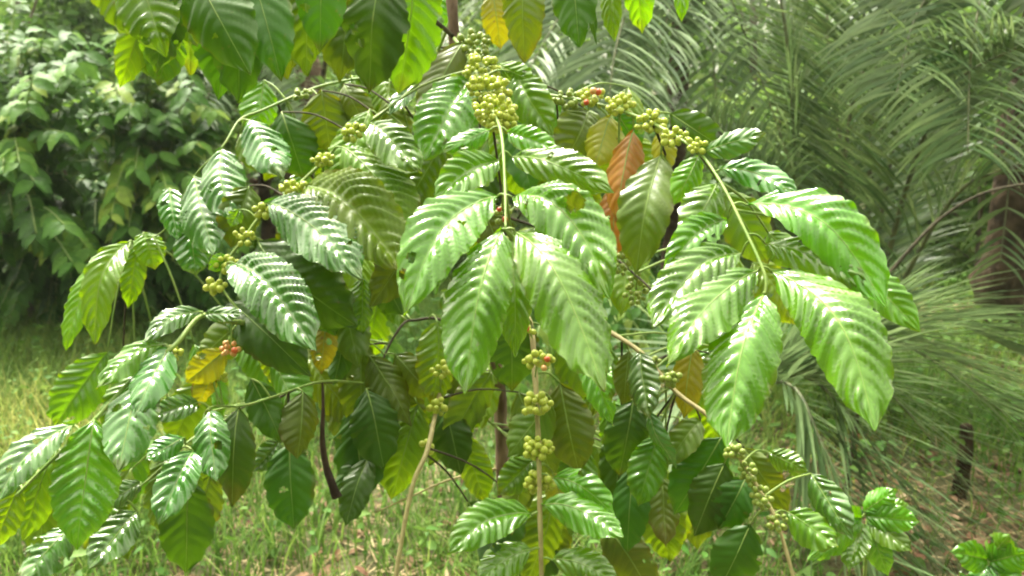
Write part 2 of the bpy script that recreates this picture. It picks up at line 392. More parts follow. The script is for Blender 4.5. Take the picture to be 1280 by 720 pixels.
def blades(name, mat, n, region, lmin, lmax, wd, seg=4, lean=1., dens=None, tintf=None, flat=False):
    """n curved tapering blades rooted on the ground"""
    V = np.zeros((n, (seg + 1) * 2, 3), np.float32); tint = np.zeros((n, (seg + 1) * 2), np.float32); k = 0
    while k < n:
        x, y = region()
        if dens and rnd.random() > dens(x, y): continue
        z = gz(x, y); a = rnd.uniform(0, 6.283); l = rnd.uniform(lmin, lmax); le = lean * rnd.uniform(.3, 1.1)
        dx, dy = math.cos(a), math.sin(a); sx, sy = -dy, dx; tn = rnd.random() if tintf is None else tintf(x, y)
        px, py, pz = x, y, z + (.01 if flat else 0); th = R(4) if flat else R(85) - le * .25
        for i in range(seg + 1):
            w = wd * (1 - (i / seg) ** 1.5) * .5 + .0004
            V[k, 2 * i] = (px - sx * w, py - sy * w, pz); V[k, 2 * i + 1] = (px + sx * w, py + sy * w, pz)
            px += dx * math.cos(th) * l / seg; py += dy * math.cos(th) * l / seg; pz += math.sin(th) * l / seg
            if not flat: th -= le * 1.5 / seg
            else: th += rnd.uniform(-.3, .3)
        V[k, :, 2] = np.maximum(V[k, :, 2], z + .003)
        tint[k] = tn; k += 1
    m = (seg + 1) * 2; base = (np.arange(n) * m)[:, None, None]
    fq = np.array([[2 * i, 2 * i + 1, 2 * i + 3, 2 * i + 2] for i in range(seg)])[None]
    o = link(name, mesh_np(name, V.reshape(-1, 3), (base + fq).reshape(-1, 4), tint.ravel()), mat)
    return o
def gregion():
    u = rnd.random() ** .6; y = 1.6 + u * 8.5
    return rnd.uniform(-.72, .72) * (y + .8), y
M_grass = tinted('grass_blades', [(0, (.045, .115, .015)), (.5, (.095, .19, .03)), (.8, (.19, .27, .06)), (1, (.34, .35, .10))], .6, .2, .4)
M_straw = tinted('dry_straw', [(0, (.16, .09, .05)), (.5, (.30, .22, .12)), (1, (.45, .36, .22))], .8, .2, .1)
def gd(x, y):
    v = noise.noise(Vector((x * .9, y * .9, 1))) * 1.4 + .75
    if x < -.6 and y > 2.6: v += .45
    if (-1.2 < x < -.1 and 1.8 < y < 3.7) or (1.0 < x < 2.2 and 2 < y < 3.8): v -= .5     # worn, littered patch
    return max(.08, min(1, v))
def gt(x, y): return min(1, max(0, .38 + .5 * noise.noise(Vector((x * .7, y * .7, 9))) + rnd.uniform(-.3, .35)))
g = blades('grass', M_grass, 160000, gregion, .09, .34, .006, 4, 1.1, gd, gt); g['kind'] = 'stuff'; g['category'] = 'grass'; g['label'] = 'short unmown green grass covering the plantation floor'
g = blades('dry_litter', M_straw, 30000, gregion, .05, .24, .007, 3, 1, None, None, True); g['kind'] = 'stuff'; g['category'] = 'litter'; g['label'] = 'dry straw and dead stalks lying over the soil'

# broad small leaves (herbs, dead leaves, bushes): one vectorised maker
def leafcloud(pos, axis, normal, length, width, curl=.15):
    """pos,axis,normal (n,3); six-sided bent leaves -> V (n*8,3), F quads"""
    n = len(pos); axis = axis / np.linalg.norm(axis, axis=1, keepdims=True)
    side = np.cross(axis, normal); side /= np.linalg.norm(side, axis=1, keepdims=True) + 1e-9; nm = np.cross(side, axis)
    ts = [0, .28, .62, 1.0]; ws = [.08, .46, .40, .02]
    V = np.zeros((n, 12, 3), np.float32); L = np.asarray(length)[:, None]; Wd = np.asarray(width)[:, None]
    for i, (t, w) in enumerate(zip(ts, ws)):
        c = pos + axis * L * t - nm * L * curl * (t ** 2)
        V[:, 3 * i] = c - side * Wd * w + nm * Wd * w * .25; V[:, 3 * i + 1] = c; V[:, 3 * i + 2] = c + side * Wd * w + nm * Wd * w * .25
    fq = np.array([[3 * i + j, 3 * i + j + 1, 3 * i + j + 4, 3 * i + j + 3] for i in range(3) for j in range(2)])
    Fc = (np.arange(n) * 12)[:, None, None] + fq[None]
    return V.reshape(-1, 3), Fc.reshape(-1, 4)
M_herb = tinted('herb_leaves', [(0, (.045, .14, .012)), (.6, (.08, .18, .028)), (1, (.15, .26, .05))], .6, .3, .3)
M_dead = M_dead; M_deadleaf = tinted('dead_leaves', [(0, (.10, .05, .03)), (.5, (.24, .12, .07)), (1, (.40, .30, .20))], .75, .3, .15)
def scatter_leaves(name, mat, n, hz, lr, seed, dens, upn, tf=None):
    r = np.random.default_rng(seed); P = []
    while len(P) < n:
        x, y = gregion()
        if rnd.random() > dens(x, y): continue
        P.append((x, y, gz(x, y) + rnd.uniform(*hz)))
    P = np.array(P); az = r.uniform(0, 2 * math.pi, n); el = r.uniform(-.4, .5, n)
    A = np.stack([np.cos(az) * np.cos(el), np.sin(az) * np.cos(el), np.sin(el)], 1); Nn = r.normal(0, upn, (n, 3)); Nn[:, 2] += 1
    l = r.uniform(*lr, n); V, Fc = leafcloud(P, A, Nn, l, l * r.uniform(.45, .7, n))
    return link(name, mesh_np(name, V, Fc, np.repeat(r.random(n), 12)), mat)
o = scatter_leaves('ground_cover', M_herb, 30000, (.02, .24), (.02, .06), 3, lambda x, y: gd(x, y) * .8 + (.4 if x > .3 else 0), .5)
o['kind'] = 'stuff'; o['category'] = 'ground cover'; o['label'] = 'low broad-leaved weeds growing between the grass'
o = scatter_leaves('leaf_litter', M_deadleaf, 6000, (.005, .03), (.03, .10), 4, lambda x, y: 1.1 - gd(x, y) * .6, .35)
o['kind'] = 'stuff'; o['category'] = 'leaf litter'; o['label'] = 'brown fallen leaves scattered on the bare soil'

# ================================================================== background trees and bushes
M_crown = [tinted('crown_leaves_%s' % k, s, .5, .4, .35, 30) for k, s in (
 ('deep', [(0, (.028, .085, .012)), (.6, (.06, .15, .02)), (1, (.11, .22, .03))]),
 ('pale', [(0, (.06, .14, .025)), (.6, (.12, .23, .045)), (1, (.23, .34, .08))]),
 ('green', [(0, (.045, .11, .018)), (.6, (.08, .18, .03)), (1, (.15, .27, .05))]))]
M_trunk = simple('tree_bark', (.075, .055, .045), .9, .1, (.19, .15, .12), 9, .8, .02, stretch=(1, 1, .3))
M_pink = simple('mottled_bark', (.13, .08, .07), .85, .1, (.42, .30, .27), 14, .6, .01, stretch=(1, 1, .5), sharp=(.45, .6))
def tree(name, label, cat, x, y, h, r, mat, nleaf, leafl, trunk_r, group, zc=None, tmat=None, squash=1., clumps=26, seed=0, low=.12):
    rg = np.random.default_rng(seed); rr = random.Random(seed)
    z0 = gz(x, y); t = empty(name, (x, y, z0), label, cat, group)
    P = [Vector((x, y, z0 - .05)), Vector((x + rr.uniform(-.06, .06), y, z0 + h * .4)), Vector((x + rr.uniform(-.12, .12), y, z0 + h * .75)), Vector((x, y, z0 + h * .96))]
    tube('trunk', P, [trunk_r * 1.2, trunk_r, trunk_r * .6, trunk_r * .25], tmat or M_trunk, t, 10, 6, seed)
    cs = []
    for i in range(clumps):
        a = rr.uniform(0, 6.283); q = math.sqrt(rr.random()) * r; zz = rr.uniform(low, 1.0)
        q *= (1 - .45 * abs(zz - .5) * 2) * squash
        cs.append(Vector((x + q * math.cos(a), y + q * math.sin(a), z0 + h * zz)))
    for i, c in enumerate(cs[:9]):
        s = Vector((x, y, z0 + (c.z - z0) * .62)); tube('limb', [s, (s + c) / 2 + Vector((0, 0, .08)), c], [trunk_r * .4, trunk_r * .25, .006], tmat or M_trunk, t, 6, 4, i)
    k = nleaf // clumps; PP = []; TT = []
    for c in cs:
        cr = r * rr.uniform(.22, .42); p = rg.normal(0, 1, (k, 3)); p /= np.linalg.norm(p, axis=1, keepdims=True); p *= cr * rg.random((k, 1)) ** .45
        p[:, 2] *= .75; PP.append(p + np.array(c[:])); TT.append(np.clip(rg.normal(rr.uniform(.25, .75), .2, k), 0, 1))
    PP = np.concatenate(PP); TT = np.concatenate(TT); n = len(PP)
    PP[:, 2] = np.maximum(PP[:, 2], z0 + .05)
    az = rg.uniform(0, 6.283, n); el = rg.uniform(-1.0, .25, n)
    A = np.stack([np.cos(az) * np.cos(el), np.sin(az) * np.cos(el), np.sin(el)], 1); Nn = rg.normal(0, .45, (n, 3)); Nn[:, 2] += 1
    l = rg.uniform(.6, 1.2, n) * leafl; V, Fc = leafcloud(PP, A, Nn, l, l * rg.uniform(.4, .6, n))
    adopt(link('crown', mesh_np('crown', V, Fc, np.repeat(TT, 12)), mat), t)
    return t
def gxy(px, y):  # ground x for a picture column at world distance y
    return (px - 640) / F * y * 1.0
G1 = 'trees of the plantation behind the coffee plant'
BG = [  # px, y, h, r, mat, nleaf, leaf, label
 (40, 9.5, 3.0, 1.5, 0, 5200, .15, 'dark bushy tree in the far left corner'),
 (250, 11, 4.3, 1.6, 2, 4600, .15, 'green tree rising behind the left shrubs'),
 (395, 6.6, 3.4, 1.1, 1, 3600, .10, 'tree with a mottled pinkish trunk left of the main coffee stem'),
 (520, 9.5, 3.4, 1.3, 1, 4200, .13, 'pale leafy tree behind the main coffee stem'),
 (655, 11.5, 3.8, 1.5, 0, 4600, .15, 'dark tree far behind the centre leaves'),
 (780, 8.8, 3.0, 1.1, 1, 3600, .11, 'pale airy tree behind the grey palm fronds'),
 (930, 10.5, 3.6, 1.5, 2, 4600, .14, 'green tree behind the young palm'),
 (1060, 8.2, 2.7, 1.2, 1, 4000, .11, 'light green bushy tree behind the tall palm fronds'),
 (1190, 10.5, 3.4, 1.5, 0, 4600, .14, 'dark green tree in the right background'),
 (1290, 7.8, 2.8, 1.1, 2, 3800, .11, 'green tree behind the brown palm trunk'),
]
for i, (px, y, h, r, m, nl, ll, lab) in enumerate(BG):
    tree('background_tree', lab, 'tree', gxy(px, y), y, h, r, M_crown[m], nl, ll, .05 if i != 2 else .11, G1, tmat=M_pink if i == 2 else None, seed=40 + i, low=.30 if i in (2,) else .12)
BU = [(30, 6.6, 1.5, .9, 0, 'dark bush under the left shrubs at the far edge of the grass'), (160, 7.0, 1.4, .9, 0, 'dark low bush behind the hanging lime leaves'), (300, 7.4, 1.6, .9, 2, 'green bush behind the silvered leaves'),
 (450, 8.0, 1.5, 1., 1, 'pale bush seen through the left half of the coffee plant'), (590, 7.2, 1.3, .9, 1, 'pale bush behind the coffee trunk'), (720, 7.8, 1.5, .9, 2, 'green bush behind the centre gap of the coffee plant'),
 (850, 6.8, 1.4, .8, 2, 'green bush at the foot of the thin grey palm'), (960, 7.5, 1.6, 1., 1, 'pale bush behind the right leaf cluster'), (1120, 8.0, 1.5, .9, 2, 'green bush beyond the patch of litter'), (1230, 6.9, 1.5, .7, 1, 'pale green bush behind the brown palm trunk')]
for i, (px, y, h, r, m, lab) in enumerate(BU):
    tree('understory_bush', lab, 'bush', gxy(px, y), y, h, r, M_crown[m], 3600, .085, .015, 'bushes under the trees behind the coffee plant', seed=90 + i, low=.05, clumps=22)
# far-off wood
def far_wood():
    rg = np.random.default_rng(8); n = 26000
    x = rg.uniform(-17, 17, n); y = rg.uniform(13.5, 18, n)
    k = 12000; a = rg.uniform(math.pi * .98, math.pi * 2.02, k); rad = rg.uniform(6.5, 10, k)   # unseen wood behind the camera, added to block low sky in leaf reflections
    x = np.concatenate([x, rad * np.cos(a) * 1.3]); y = np.concatenate([y, 3 + rad * np.sin(a)]); n += k
    top = 3.6 + 1.1 * np.sin(x * .9) + .7 * np.sin(x * 2.3 + 1)
    z = rg.random(n) ** .8 * (top + .12 * np.abs(y - 13) * np.where(y > 13, 1, .07) + np.where(y < 12, 1.5, 0)); P = np.stack([x, y, z], 1)
    az = rg.uniform(0, 6.283, n); el = rg.uniform(-1, .3, n)
    A = np.stack([np.cos(az) * np.cos(el), np.sin(az) * np.cos(el), np.sin(el)], 1); Nn = rg.normal(0, .5, (n, 3)); Nn[:, 2] += 1
    l = rg.uniform(.18, .4, n) * np.where(y < 12, 1.5, 1); V, Fc = leafcloud(P, A, Nn, l, l * .6)
    tt = np.clip(.5 + .3 * np.sin(x * 1.3) * np.cos(z * 2) + rg.normal(0, .2, n), 0, 1)
    o = link('far_wood', mesh_np('far_wood', V, Fc, np.repeat(tt, 12)), M_crown[1]); o['kind'] = 'stuff'; o['category'] = 'wood'; o['label'] = 'far-off mass of pale green woodland closing the view'
far_wood()

# ================================================================== left shrubs (leafy sprays)
M_shrub = tinted('shrub_leaves', [(0, (.025, .085, .010)), (.55, (.055, .155, .016)), (.85, (.11, .23, .028)), (1, (.22, .31, .045))], .5, .22, .32, 40, .0)
def shrub(label, px, y, targets, seed, n_leaf=11, ll=.15, tshift=0.):
    rr = random.Random(seed); x = gxy(px, y); root = empty('leafy_shrub', (x, y, gz(x, y)), label, 'shrub', 'leafy shrubs behind and beside the coffee plant')
    b0 = Vector((x, y, gz(x, y) - .03))
    tube('trunk', [b0, b0 + Vector((.03, 0, .5)), b0 + Vector((.0, .05, 1.1))], [.025, .018, .01], M_trunk, root, 8)
    for (tx, ty, d) in targets:
        T = at(tx, ty, d); s = b0 + Vector((rr.uniform(-.05, .05), 0, rr.uniform(.3, 1.0)))
        s.z = min(s.z, max(.3, T.z - .15))
        m = (s * .45 + T * .55) + Vector((0, 0, .22)); Q = spline([s, m, T], 10)
        V, Fc = tube_np(Q, [.008 - .006 * i / len(Q) for i in range(len(Q))], 6)
        me = bpy.data.meshes.new('branch'); me.from_pydata(V, [], [tuple(dict.fromkeys(f)) for f in Fc]); me.update(); bo = link('branch', me, M_green); adopt(bo, root)
        P = []; A = []; Nn = []; L = []; TT = []; out = (T - s); out.z = 0; out.normalize()
        tb = rr.uniform(.2, .8) + tshift
        for i in range(n_leaf):
            f = .38 + .62 * i / (n_leaf - 1); p = Q[min(len(Q) - 1, int(f * (len(Q) - 1)))]
            tg = (Q[min(len(Q) - 1, int(f * (len(Q) - 1)) + 1)] - Q[max(0, int(f * (len(Q) - 1)) - 1)]).normalized(); sd2 = tg.cross(Vector((0, 0, 1))).normalized()
            for sg in (-1, 1):
                a = (tg * .45 + sd2 * sg * rr.uniform(.5, 1.) + Vector((0, -.25, -rr.uniform(.25, .75)))).normalized()
                P.append(p); A.append(a); nn = Vector((rr.gauss(0, .25), -.55 + rr.gauss(0, .25), 1)); Nn.append(nn); L.append(ll * rr.uniform(.65, 1.15)); TT.append(min(1, max(0, tb + rr.gauss(0, .15))))
        V, Fc = leafcloud2(np.array(P), np.array(A), np.array(Nn), np.array(L), np.array(L) * .46)
        fo = link('foliage', mesh_np('foliage', V, Fc, np.repeat(TT, 27)), M_shrub); adopt(fo, bo)
    return root
def leafcloud2(pos, axis, normal, length, width, curl=.28):
    n = len(pos); axis = axis / np.linalg.norm(axis, axis=1, keepdims=True)
    side = np.cross(axis, normal); side /= np.linalg.norm(side, axis=1, keepdims=True) + 1e-9; nm = np.cross(side, axis)
    ts = np.linspace(0, 1, 9); ws = [.03, .27, .43, .5, .49, .42, .3, .13, .005]
    V = np.zeros((n, 27, 3), np.float32); L = length[:, None]; Wd = width[:, None]
    for i, (t, w) in enumerate(zip(ts, ws)):
        c = pos + axis * L * (t * .97 + .05) - nm * L * curl * (t ** 2); wv = .06 * math.sin(t * 19)
        V[:, 3 * i] = c - side * Wd * w + nm * Wd * (w * .22 + wv); V[:, 3 * i + 1] = c; V[:, 3 * i + 2] = c + side * Wd * w + nm * Wd * (w * .22 - wv)
    fq = np.array([[3 * i + j, 3 * i + j + 1, 3 * i + j + 4, 3 * i + j + 3] for i in range(8) for j in range(2)])
    return V.reshape(-1, 3), ((np.arange(n) * 27)[:, None, None] + fq[None]).reshape(-1, 4)
tr = random.Random(3)
def targets(x0, x1, y0, y1, d0, d1, n): return [(tr.uniform(x0, x1), tr.uniform(y0, y1), tr.uniform(d0, d1)) for _ in range(n)]
shrub('dense green shrub at the left edge with layered drooping leaves', 20, 5.6, targets(-80, 120, 50, 330, 4.6, 5.6, 85) + targets(-80, 130, -10, 70, 4.8, 5.6, 20), 1, ll=.135)
shrub('yellowish green leafy shrub behind the silvered hanging leaves', 190, 5.8, targets(85, 300, 80, 320, 4.8, 5.9, 90) + targets(140, 260, 40, 90, 5.0, 5.9, 14), 2, ll=.125, tshift=.15)
shrub('low shrub with shade-darkened green leaves below the left shrubs', 130, 5.9, targets(-40, 290, 250, 370, 5.2, 6.0, 50), 5, ll=.12, tshift=-.25)  # negative tint shift paints shade into this shrub and the next

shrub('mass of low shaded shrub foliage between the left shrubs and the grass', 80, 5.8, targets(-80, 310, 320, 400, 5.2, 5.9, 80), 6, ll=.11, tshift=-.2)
shrub('low green bush half hidden behind the ribbed leaves left of centre', 400, 4.6, targets(290, 520, 330, 470, 3.8, 4.8, 30), 7, ll=.08, tshift=.1)
shrub('low pale bush standing on the ground behind the string of berries', 720, 4.4, targets(600, 860, 330, 500, 3.6, 4.6, 34), 8, ll=.08, tshift=.1)
# ================================================================== palms
M_pg = tinted('palm_leaflets_green', [(0, (.045, .105, .03)), (1, (.14, .21, .075))], .42, .5, .3, 20, .2)
M_pgrey = tinted('palm_leaflets_grey', [(0, (.06, .12, .045)), (1, (.17, .25, .11))], .4, .6, .25, 20, .3)
M_rach = simple('palm_midrib', (.05, .06, .025), .6, .4, (.12, .13, .05), 20, .3)
M_ptr = simple('palm_trunk_bark', (.025, .018, .012), .95, .1, (.075, .052, .035), 14, 1., .03)
def frond(root, pts, r0, ll, n, mat, out=.9, droop=.5, wd=.022, start=.12, seed=0):
    rr = random.Random(seed); P = [at(*p) for p in pts]; Q = spline(P, 12); M = len(Q)
    V = []; Fc = []; TT = []; seg = 5
    for i in range(n):
        f = start + (1 - start) * (i + rr.random() * .6) / n; k = min(M - 2, int(f * (M - 1))); p = Q[k]; tg = (Q[k + 1] - Q[k]).normalized()
        sd2 = tg.cross(Vector((0, 0, 1))); sd2 = sd2.normalized() if sd2.length > .05 else Vector((1, 0, 0)); nr = sd2.cross(tg).normalized()
        for sg in (-1, 1):
            a = (tg * rr.uniform(.5, .8) + sd2 * sg * out + nr * rr.uniform(.0, .45)).normalized(); l = ll * (math.sin(math.pi * (.12 + .8 * f)) ** .6) * rr.uniform(.8, 1.1)
            q = p.copy(); dr = droop * rr.uniform(.6, 1.4); b = len(V); tn = rr.random(); wv = nr
            for s in range(seg + 1):
                t = s / seg; w = wd * (.35 + 1.3 * t) if t < .4 else wd * .87 * (1 - ((t - .4) / .6) ** 2) ; w = w * .5 + .0006
                wdir = (nr * .5 + a.cross(nr).normalized() * .85).normalized()
                V += [q - wdir * w, q + wdir * w]; TT += [tn, tn]
                q = q + a * (l / seg); a = (a + Vector((0, 0, -dr / seg * 1.6 * (.4 + t)))).normalized()
            Fc += [(b + 2 * s, b + 2 * s + 1, b + 2 * s + 3, b + 2 * s + 2) for s in range(seg)]
    o = link('frond', mesh_np('frond', [v[:] for v in V], Fc, TT), mat); adopt(o, root)
    Vt, Ft = tube_np(Q, [r0 * (1 - .8 * i / M) for i in range(M)], 6)
    me = bpy.data.meshes.new('midrib'); me.from_pydata(Vt, [], [tuple(dict.fromkeys(x)) for x in Ft]); me.update(); adopt(link('midrib', me, M_rach), o)
def palm(label, base, top, r, fronds, mat, seed=0, group='palms among the trees behind the coffee plant', tm=None, **kw):
    b = Vector(base); root = empty('palm_tree', b, label, 'palm', group)
    if top is not None:
        T = Vector(top); tube('trunk', [b - Vector((0, 0, .05)), b.lerp(T, .5) + Vector((.02, 0, 0)), T], [r * 1.2, r, r * .85], tm or M_ptr, root, 14, 10, seed, .7)
    for i, f in enumerate(fronds):
        d = dict(kw); d.update(f[1] if len(f) > 1 else {}); frond(root, f[0], d.pop('r0', .009), d.pop('ll', .5), d.pop('n', 60), d.pop('mat', mat), seed=seed * 50 + i, **d)
    return root
# grey-green palm behind the centre
def gpt(px, y): x = gxy(px, y); return (x, y, gz(x, y))
p = gpt(842, 5.4)
palm('grey-green palm with a thin brown trunk behind the red berry branch', p, (p[0] - .02, p[1], 2.6), .055, [
  ([(842, -60, 5.1), (780, -80, 4.8), (700, 20, 4.5), (640, 130, 4.3)], {}),
  ([(842, -60, 5.1), (880, -70, 4.6), (930, 40, 4.2), (1000, 240, 3.9)], {}),
  ([(842, -60, 5.1), (850, -90, 4.6), (840, 0, 4.2), (800, 130, 4.0)], {}),
  ([(842, -60, 5.1), (860, -90, 4.6), (885, 20, 4.2), (900, 180, 4.0)], {}),
  ([(842, -60, 5.1), (800, -70, 4.9), (745, 30, 4.6), (720, 160, 4.4)], {}),
  ([(842, -60, 5.2), (930, -110, 5.0), (1000, -20, 4.7), (1030, 80, 4.6)], {}),
  ([(842, -60, 5.2), (760, -110, 5.6), (640, -30, 5.8), (560, 60, 6.0)], {}),
  ([(842, -60, 5.1), (820, -80, 4.5), (770, 60, 4.1), (760, 200, 3.9)], {}),
  ], M_pgrey, 1, ll=.42, n=105, wd=.018, droop=.7)
# feathery palm in the left distance
p = gpt(330, 6.2)
palm('small grey palm crown between the left shrub and the overhead leaves', p, (p[0], p[1], 1.75), .05, [
  ([(330, 120, 6.0), (310, 60, 5.8), (265, 60, 5.6), (225, 120, 5.4)], {}),
  ([(330, 120, 6.0), (300, 80, 5.6), (270, 100, 5.4), (250, 150, 5.2)], {}),
  ([(330, 120, 6.0), (345, 70, 5.8), (370, 90, 5.6), (385, 150, 5.4)], {}),
  ([(330, 120, 6.0), (300, 40, 6.0), (250, 40, 6.0), (210, 80, 6.0)], {}),
  ], M_pgrey, 2, ll=.36, n=50, wd=.02, group='palms among the trees behind the coffee plant')
# tall green feathery young palm at the right
p = gpt(1060, 4.3)
palm('young green palm with upright feathery fronds right of the leaf cluster', p, None, 0, [
  ([(1040, 470, 4.2), (1050, 250, 4.1), (1075, 60, 4.0), (1095, -120, 3.8)], {}),
  ([(1070, 470, 4.2), (1085, 250, 4.1), (1100, 50, 3.9), (1170, -110, 3.6)], {}),
  ([(1030, 470, 4.2), (1000, 260, 4.2), (985, 60, 4.1), (960, -80, 4.0)], {}),
  ([(1080, 470, 4.2), (1120, 280, 4.0), (1180, 120, 3.7), (1270, 60, 3.4)], {}),
  ([(1060, 470, 4.2), (1060, 250, 4.4), (1035, 60, 4.6), (1040, -100, 4.8)], {}),
  ([(1080, 470, 4.2), (1140, 330, 4.0), (1210, 230, 3.8), (1300, 215, 3.6)], {'n': 26}),
  ([(1030, 470, 4.2), (980, 320, 4.1), (930, 200, 4.0), (880, 150, 3.9)], {}),
  ([(1070, 470, 4.2), (1110, 220, 4.3), (1150, 20, 4.2), (1230, -60, 4.0)], {}),
  ], M_pg, 3, ll=.55, n=105, wd=.013, r0=.016, droop=.45, out=.8)
# brown palm trunk at the right edge
p = gpt(1262, 5.3)
palm('palm with a thick dark brown trunk at the right edge', p, (p[0] + .05, p[1], 2.5), .12, [
  ([(1268, -30, 4.2), (1220, -60, 3.9), (1150, 10, 3.6), (1120, 120, 3.4)], {}),
  ([(1268, -30, 4.2), (1240, -50, 3.8), (1215, 60, 3.4), (1210, 190, 3.2)], {}),
  ([(1268, -30, 4.2), (1290, -60, 3.9), (1330, 40, 3.6), (1340, 180, 3.4)], {}),
  ([(1268, -20, 4.2), (1230, -80, 4.6), (1150, -60, 5.0), (1080, 40, 5.4)], {}),
  ([(1268, 40, 4.15), (1250, 90, 3.9), (1262, 200, 3.7), (1250, 330, 3.6)], {'n': 30, 'll': .3}),
  ], M_pg, 4, ll=.5, n=80, wd=.016, droop=.8)
# low sprawling palm on the ground, lower right
p = gpt(905, 3.3)
palm('low sprawling grey palm whose fronds sweep over the ground lower right', p, None, 0, [
  ([(905, 490, 3.2), (1010, 450, 3.0), (1100, 480, 2.8), (1235, 640, 2.6)], {}),
  ([(905, 490, 3.2), (1000, 470, 2.95), (1070, 530, 2.7), (1180, 680, 2.5)], {}),
  ([(905, 490, 3.2), (1040, 420, 3.1), (1130, 430, 2.95), (1260, 520, 2.8)], {}),
  ([(905, 490, 3.2), (1060, 400, 3.3), (1180, 400, 3.3), (1290, 450, 3.3)], {}),
  ([(905, 490, 3.2), (985, 480, 2.8), (1030, 560, 2.6), (1100, 700, 2.4)], {}),
  ([(905, 490, 3.2), (930, 440, 3.1), (870, 480, 3.0), (820, 600, 2.9)], {'n': 30}),
  ], M_pgrey, 5, ll=.5, n=60, wd=.016, droop=.25, out=.32)
# arching bare stalk and slim stem at the right
o, _ = tube('bare_stalk', [at(1095, 365, 3.2), at(1130, 320, 3.15), at(1180, 270, 3.1), at(1240, 238, 3.0), at(1330, 225, 2.95)], [.008, .007, .006, .005, .004], M_twig)
e = empty('arching_stem', at(1095, 470, 3.3), 'thin dark stem arching to the right edge above the litter', 'stem'); adopt(o, e)
o.name = 'stalk'
q = at(1095, 365, 3.2); o2, _ = tube('stalk', [Vector((q.x - .05, q.y, gz(q.x, q.y))), q.lerp(Vector((q.x - .05, q.y, 0)), .5), q], .009, M_twig); adopt(o2, e)
q = gpt(1240, 3.2)
e = empty('tree_stump', q, 'short reddish brown stump standing below the arching stem', 'stump')
tube('trunk', [Vector(q) - Vector((0, 0, .05)), Vector(q) + Vector((.01, 0, .2)), Vector(q) + Vector((0, 0, .30))], [.030, .026, .022], M_ptr, e, 12, 6, 3, .15)

# thin even volume added for the milky lens veil
import bmesh
bm = bmesh.new(); bmesh.ops.create_cube(bm, size=1)
for v in bm.verts: v.co = Vector((v.co.x * 300, 20 + v.co.y * 300, 6.5 + v.co.z * 17.5))
me = bpy.data.meshes.new('haze'); bm.to_mesh(me); bm.free()
hm, ht = mk('haze_veil'); pv = N(ht, 'ShaderNodeVolumePrincipled'); pv.inputs['Color'].default_value = (.95, .97, .93, 1); pv.inputs['Density'].default_value = .0012
pv.inputs['Anisotropy'].default_value = .2
ho = N(ht, 'ShaderNodeOutputMaterial'); ht.links.new(pv.outputs[0], ho.inputs['Volume'])
hz = link('haze', me, hm, smooth=False); hz['kind'] = 'stuff'; hz['category'] = 'haze'; hz['label'] = 'thin pale haze added for the milky lens veil over the view'

# ================================================================== THE COFFEE PLANT
ctr = at(640, 700, 1.9); foot = Vector((ctr.x + .02, ctr.y, gz(ctr.x, ctr.y)))
plant = empty('coffee_plant', foot, 'large coffee plant with drooping glossy ribbed leaves and strings of green berries in the foreground', 'coffee plant')
_, TQ = tube('trunk', [foot - Vector((0, 0, .04)), at(640, 800, 1.92), at(630, 620, 1.85), at(625, 500, 1.8), at(612, 400, 1.75), at(590, 200, 1.68), at(568, 45, 1.62), at(560, -100, 1.64), at(552, -330, 1.7), at(550, -560, 1.8)],
     [.017, .016, .0145, .0135, .0125, .0115, .0105, .010, .008, .005], M_bark, plant, 12, 8, 2, .35)
bC = branch([(568, 48, 1.6), (590, 80, 1.45), (612, 130, 1.25), (626, 165, 1.15), (631, 225, 1.08), (632, 287, 1.02)], .0032, .0016, M_green, plant)
bR = branch([(570, 40, 1.62), (640, 105, 1.5), (735, 127, 1.4), (800, 147, 1.3), (850, 174, 1.22), (878, 195, 1.18), (905, 235, 1.12), (930, 285, 1.07), (955, 340, 1.03), (957, 366, 1.02)], .0030, .0016, M_green, plant)
bB = branch([(566, 60, 1.62), (500, 125, 1.58), (440, 167, 1.52), (403, 203, 1.48), (366, 237, 1.45), (330, 265, 1.42), (305, 298, 1.4), (283, 328, 1.38), (276, 356, 1.36), (300, 390, 1.34)], .0036, .0018, M_green, plant)
bU = branch([(566, 20, 1.62), (530, 88, 1.68), (470, 95, 1.7), (400, 108, 1.7), (330, 137, 1.65), (300, 150, 1.6), (278, 184, 1.55), (242, 222, 1.55), (205, 288, 1.6), (163, 303, 1.62)], .0035, .0013, M_green, plant)
bK = branch([(602, 300, 1.7), (450, 372, 1.6), (330, 400, 1.4), (290, 402, 1.3), (252, 395, 1.25), (218, 432, 1.2), (170, 470, 1.17), (118, 525, 1.12), (60, 580, 1.1), (20, 620, 1.08)], .005, .002, M_green, plant)
bM = branch([(626, 538, 1.8), (600, 520, 1.75), (550, 500, 1.7), (510, 489, 1.65), (460, 480, 1.6), (403, 477, 1.5), (345, 495, 1.42), (305, 507, 1.36), (262, 510, 1.3), (250, 540, 1.27), (232, 555, 1.25), (185, 600, 1.2), (120, 650, 1.15)], .0028, .0013, M_green, plant)
bT = branch([(615, 420, 1.75), (565, 438, 1.7), (550, 490, 1.6), (535, 560, 1.5), (515, 610, 1.45), (495, 720, 1.4), (488, 800, 1.38)], .005, .0035, M_tan, plant, 'pale tan woody branch')
bV = branch([(612, 372, 1.75), (650, 385, 1.5), (664, 412, 1.4), (668, 460, 1.35), (671, 505, 1.32), (673, 560, 1.3), (675, 640, 1.27), (677, 720, 1.25), (677, 790, 1.24)], .005, .003, M_tan, plant)
bQ = branch([(605, 330, 1.72), (690, 375, 1.6), (757, 412, 1.5), (800, 440, 1.45), (845, 490, 1.4), (885, 520, 1.36), (920, 565, 1.32), (948, 610, 1.3), (970, 650, 1.28), (990, 715, 1.25), (1000, 760, 1.24)], .0045, .0025, M_tan, plant)
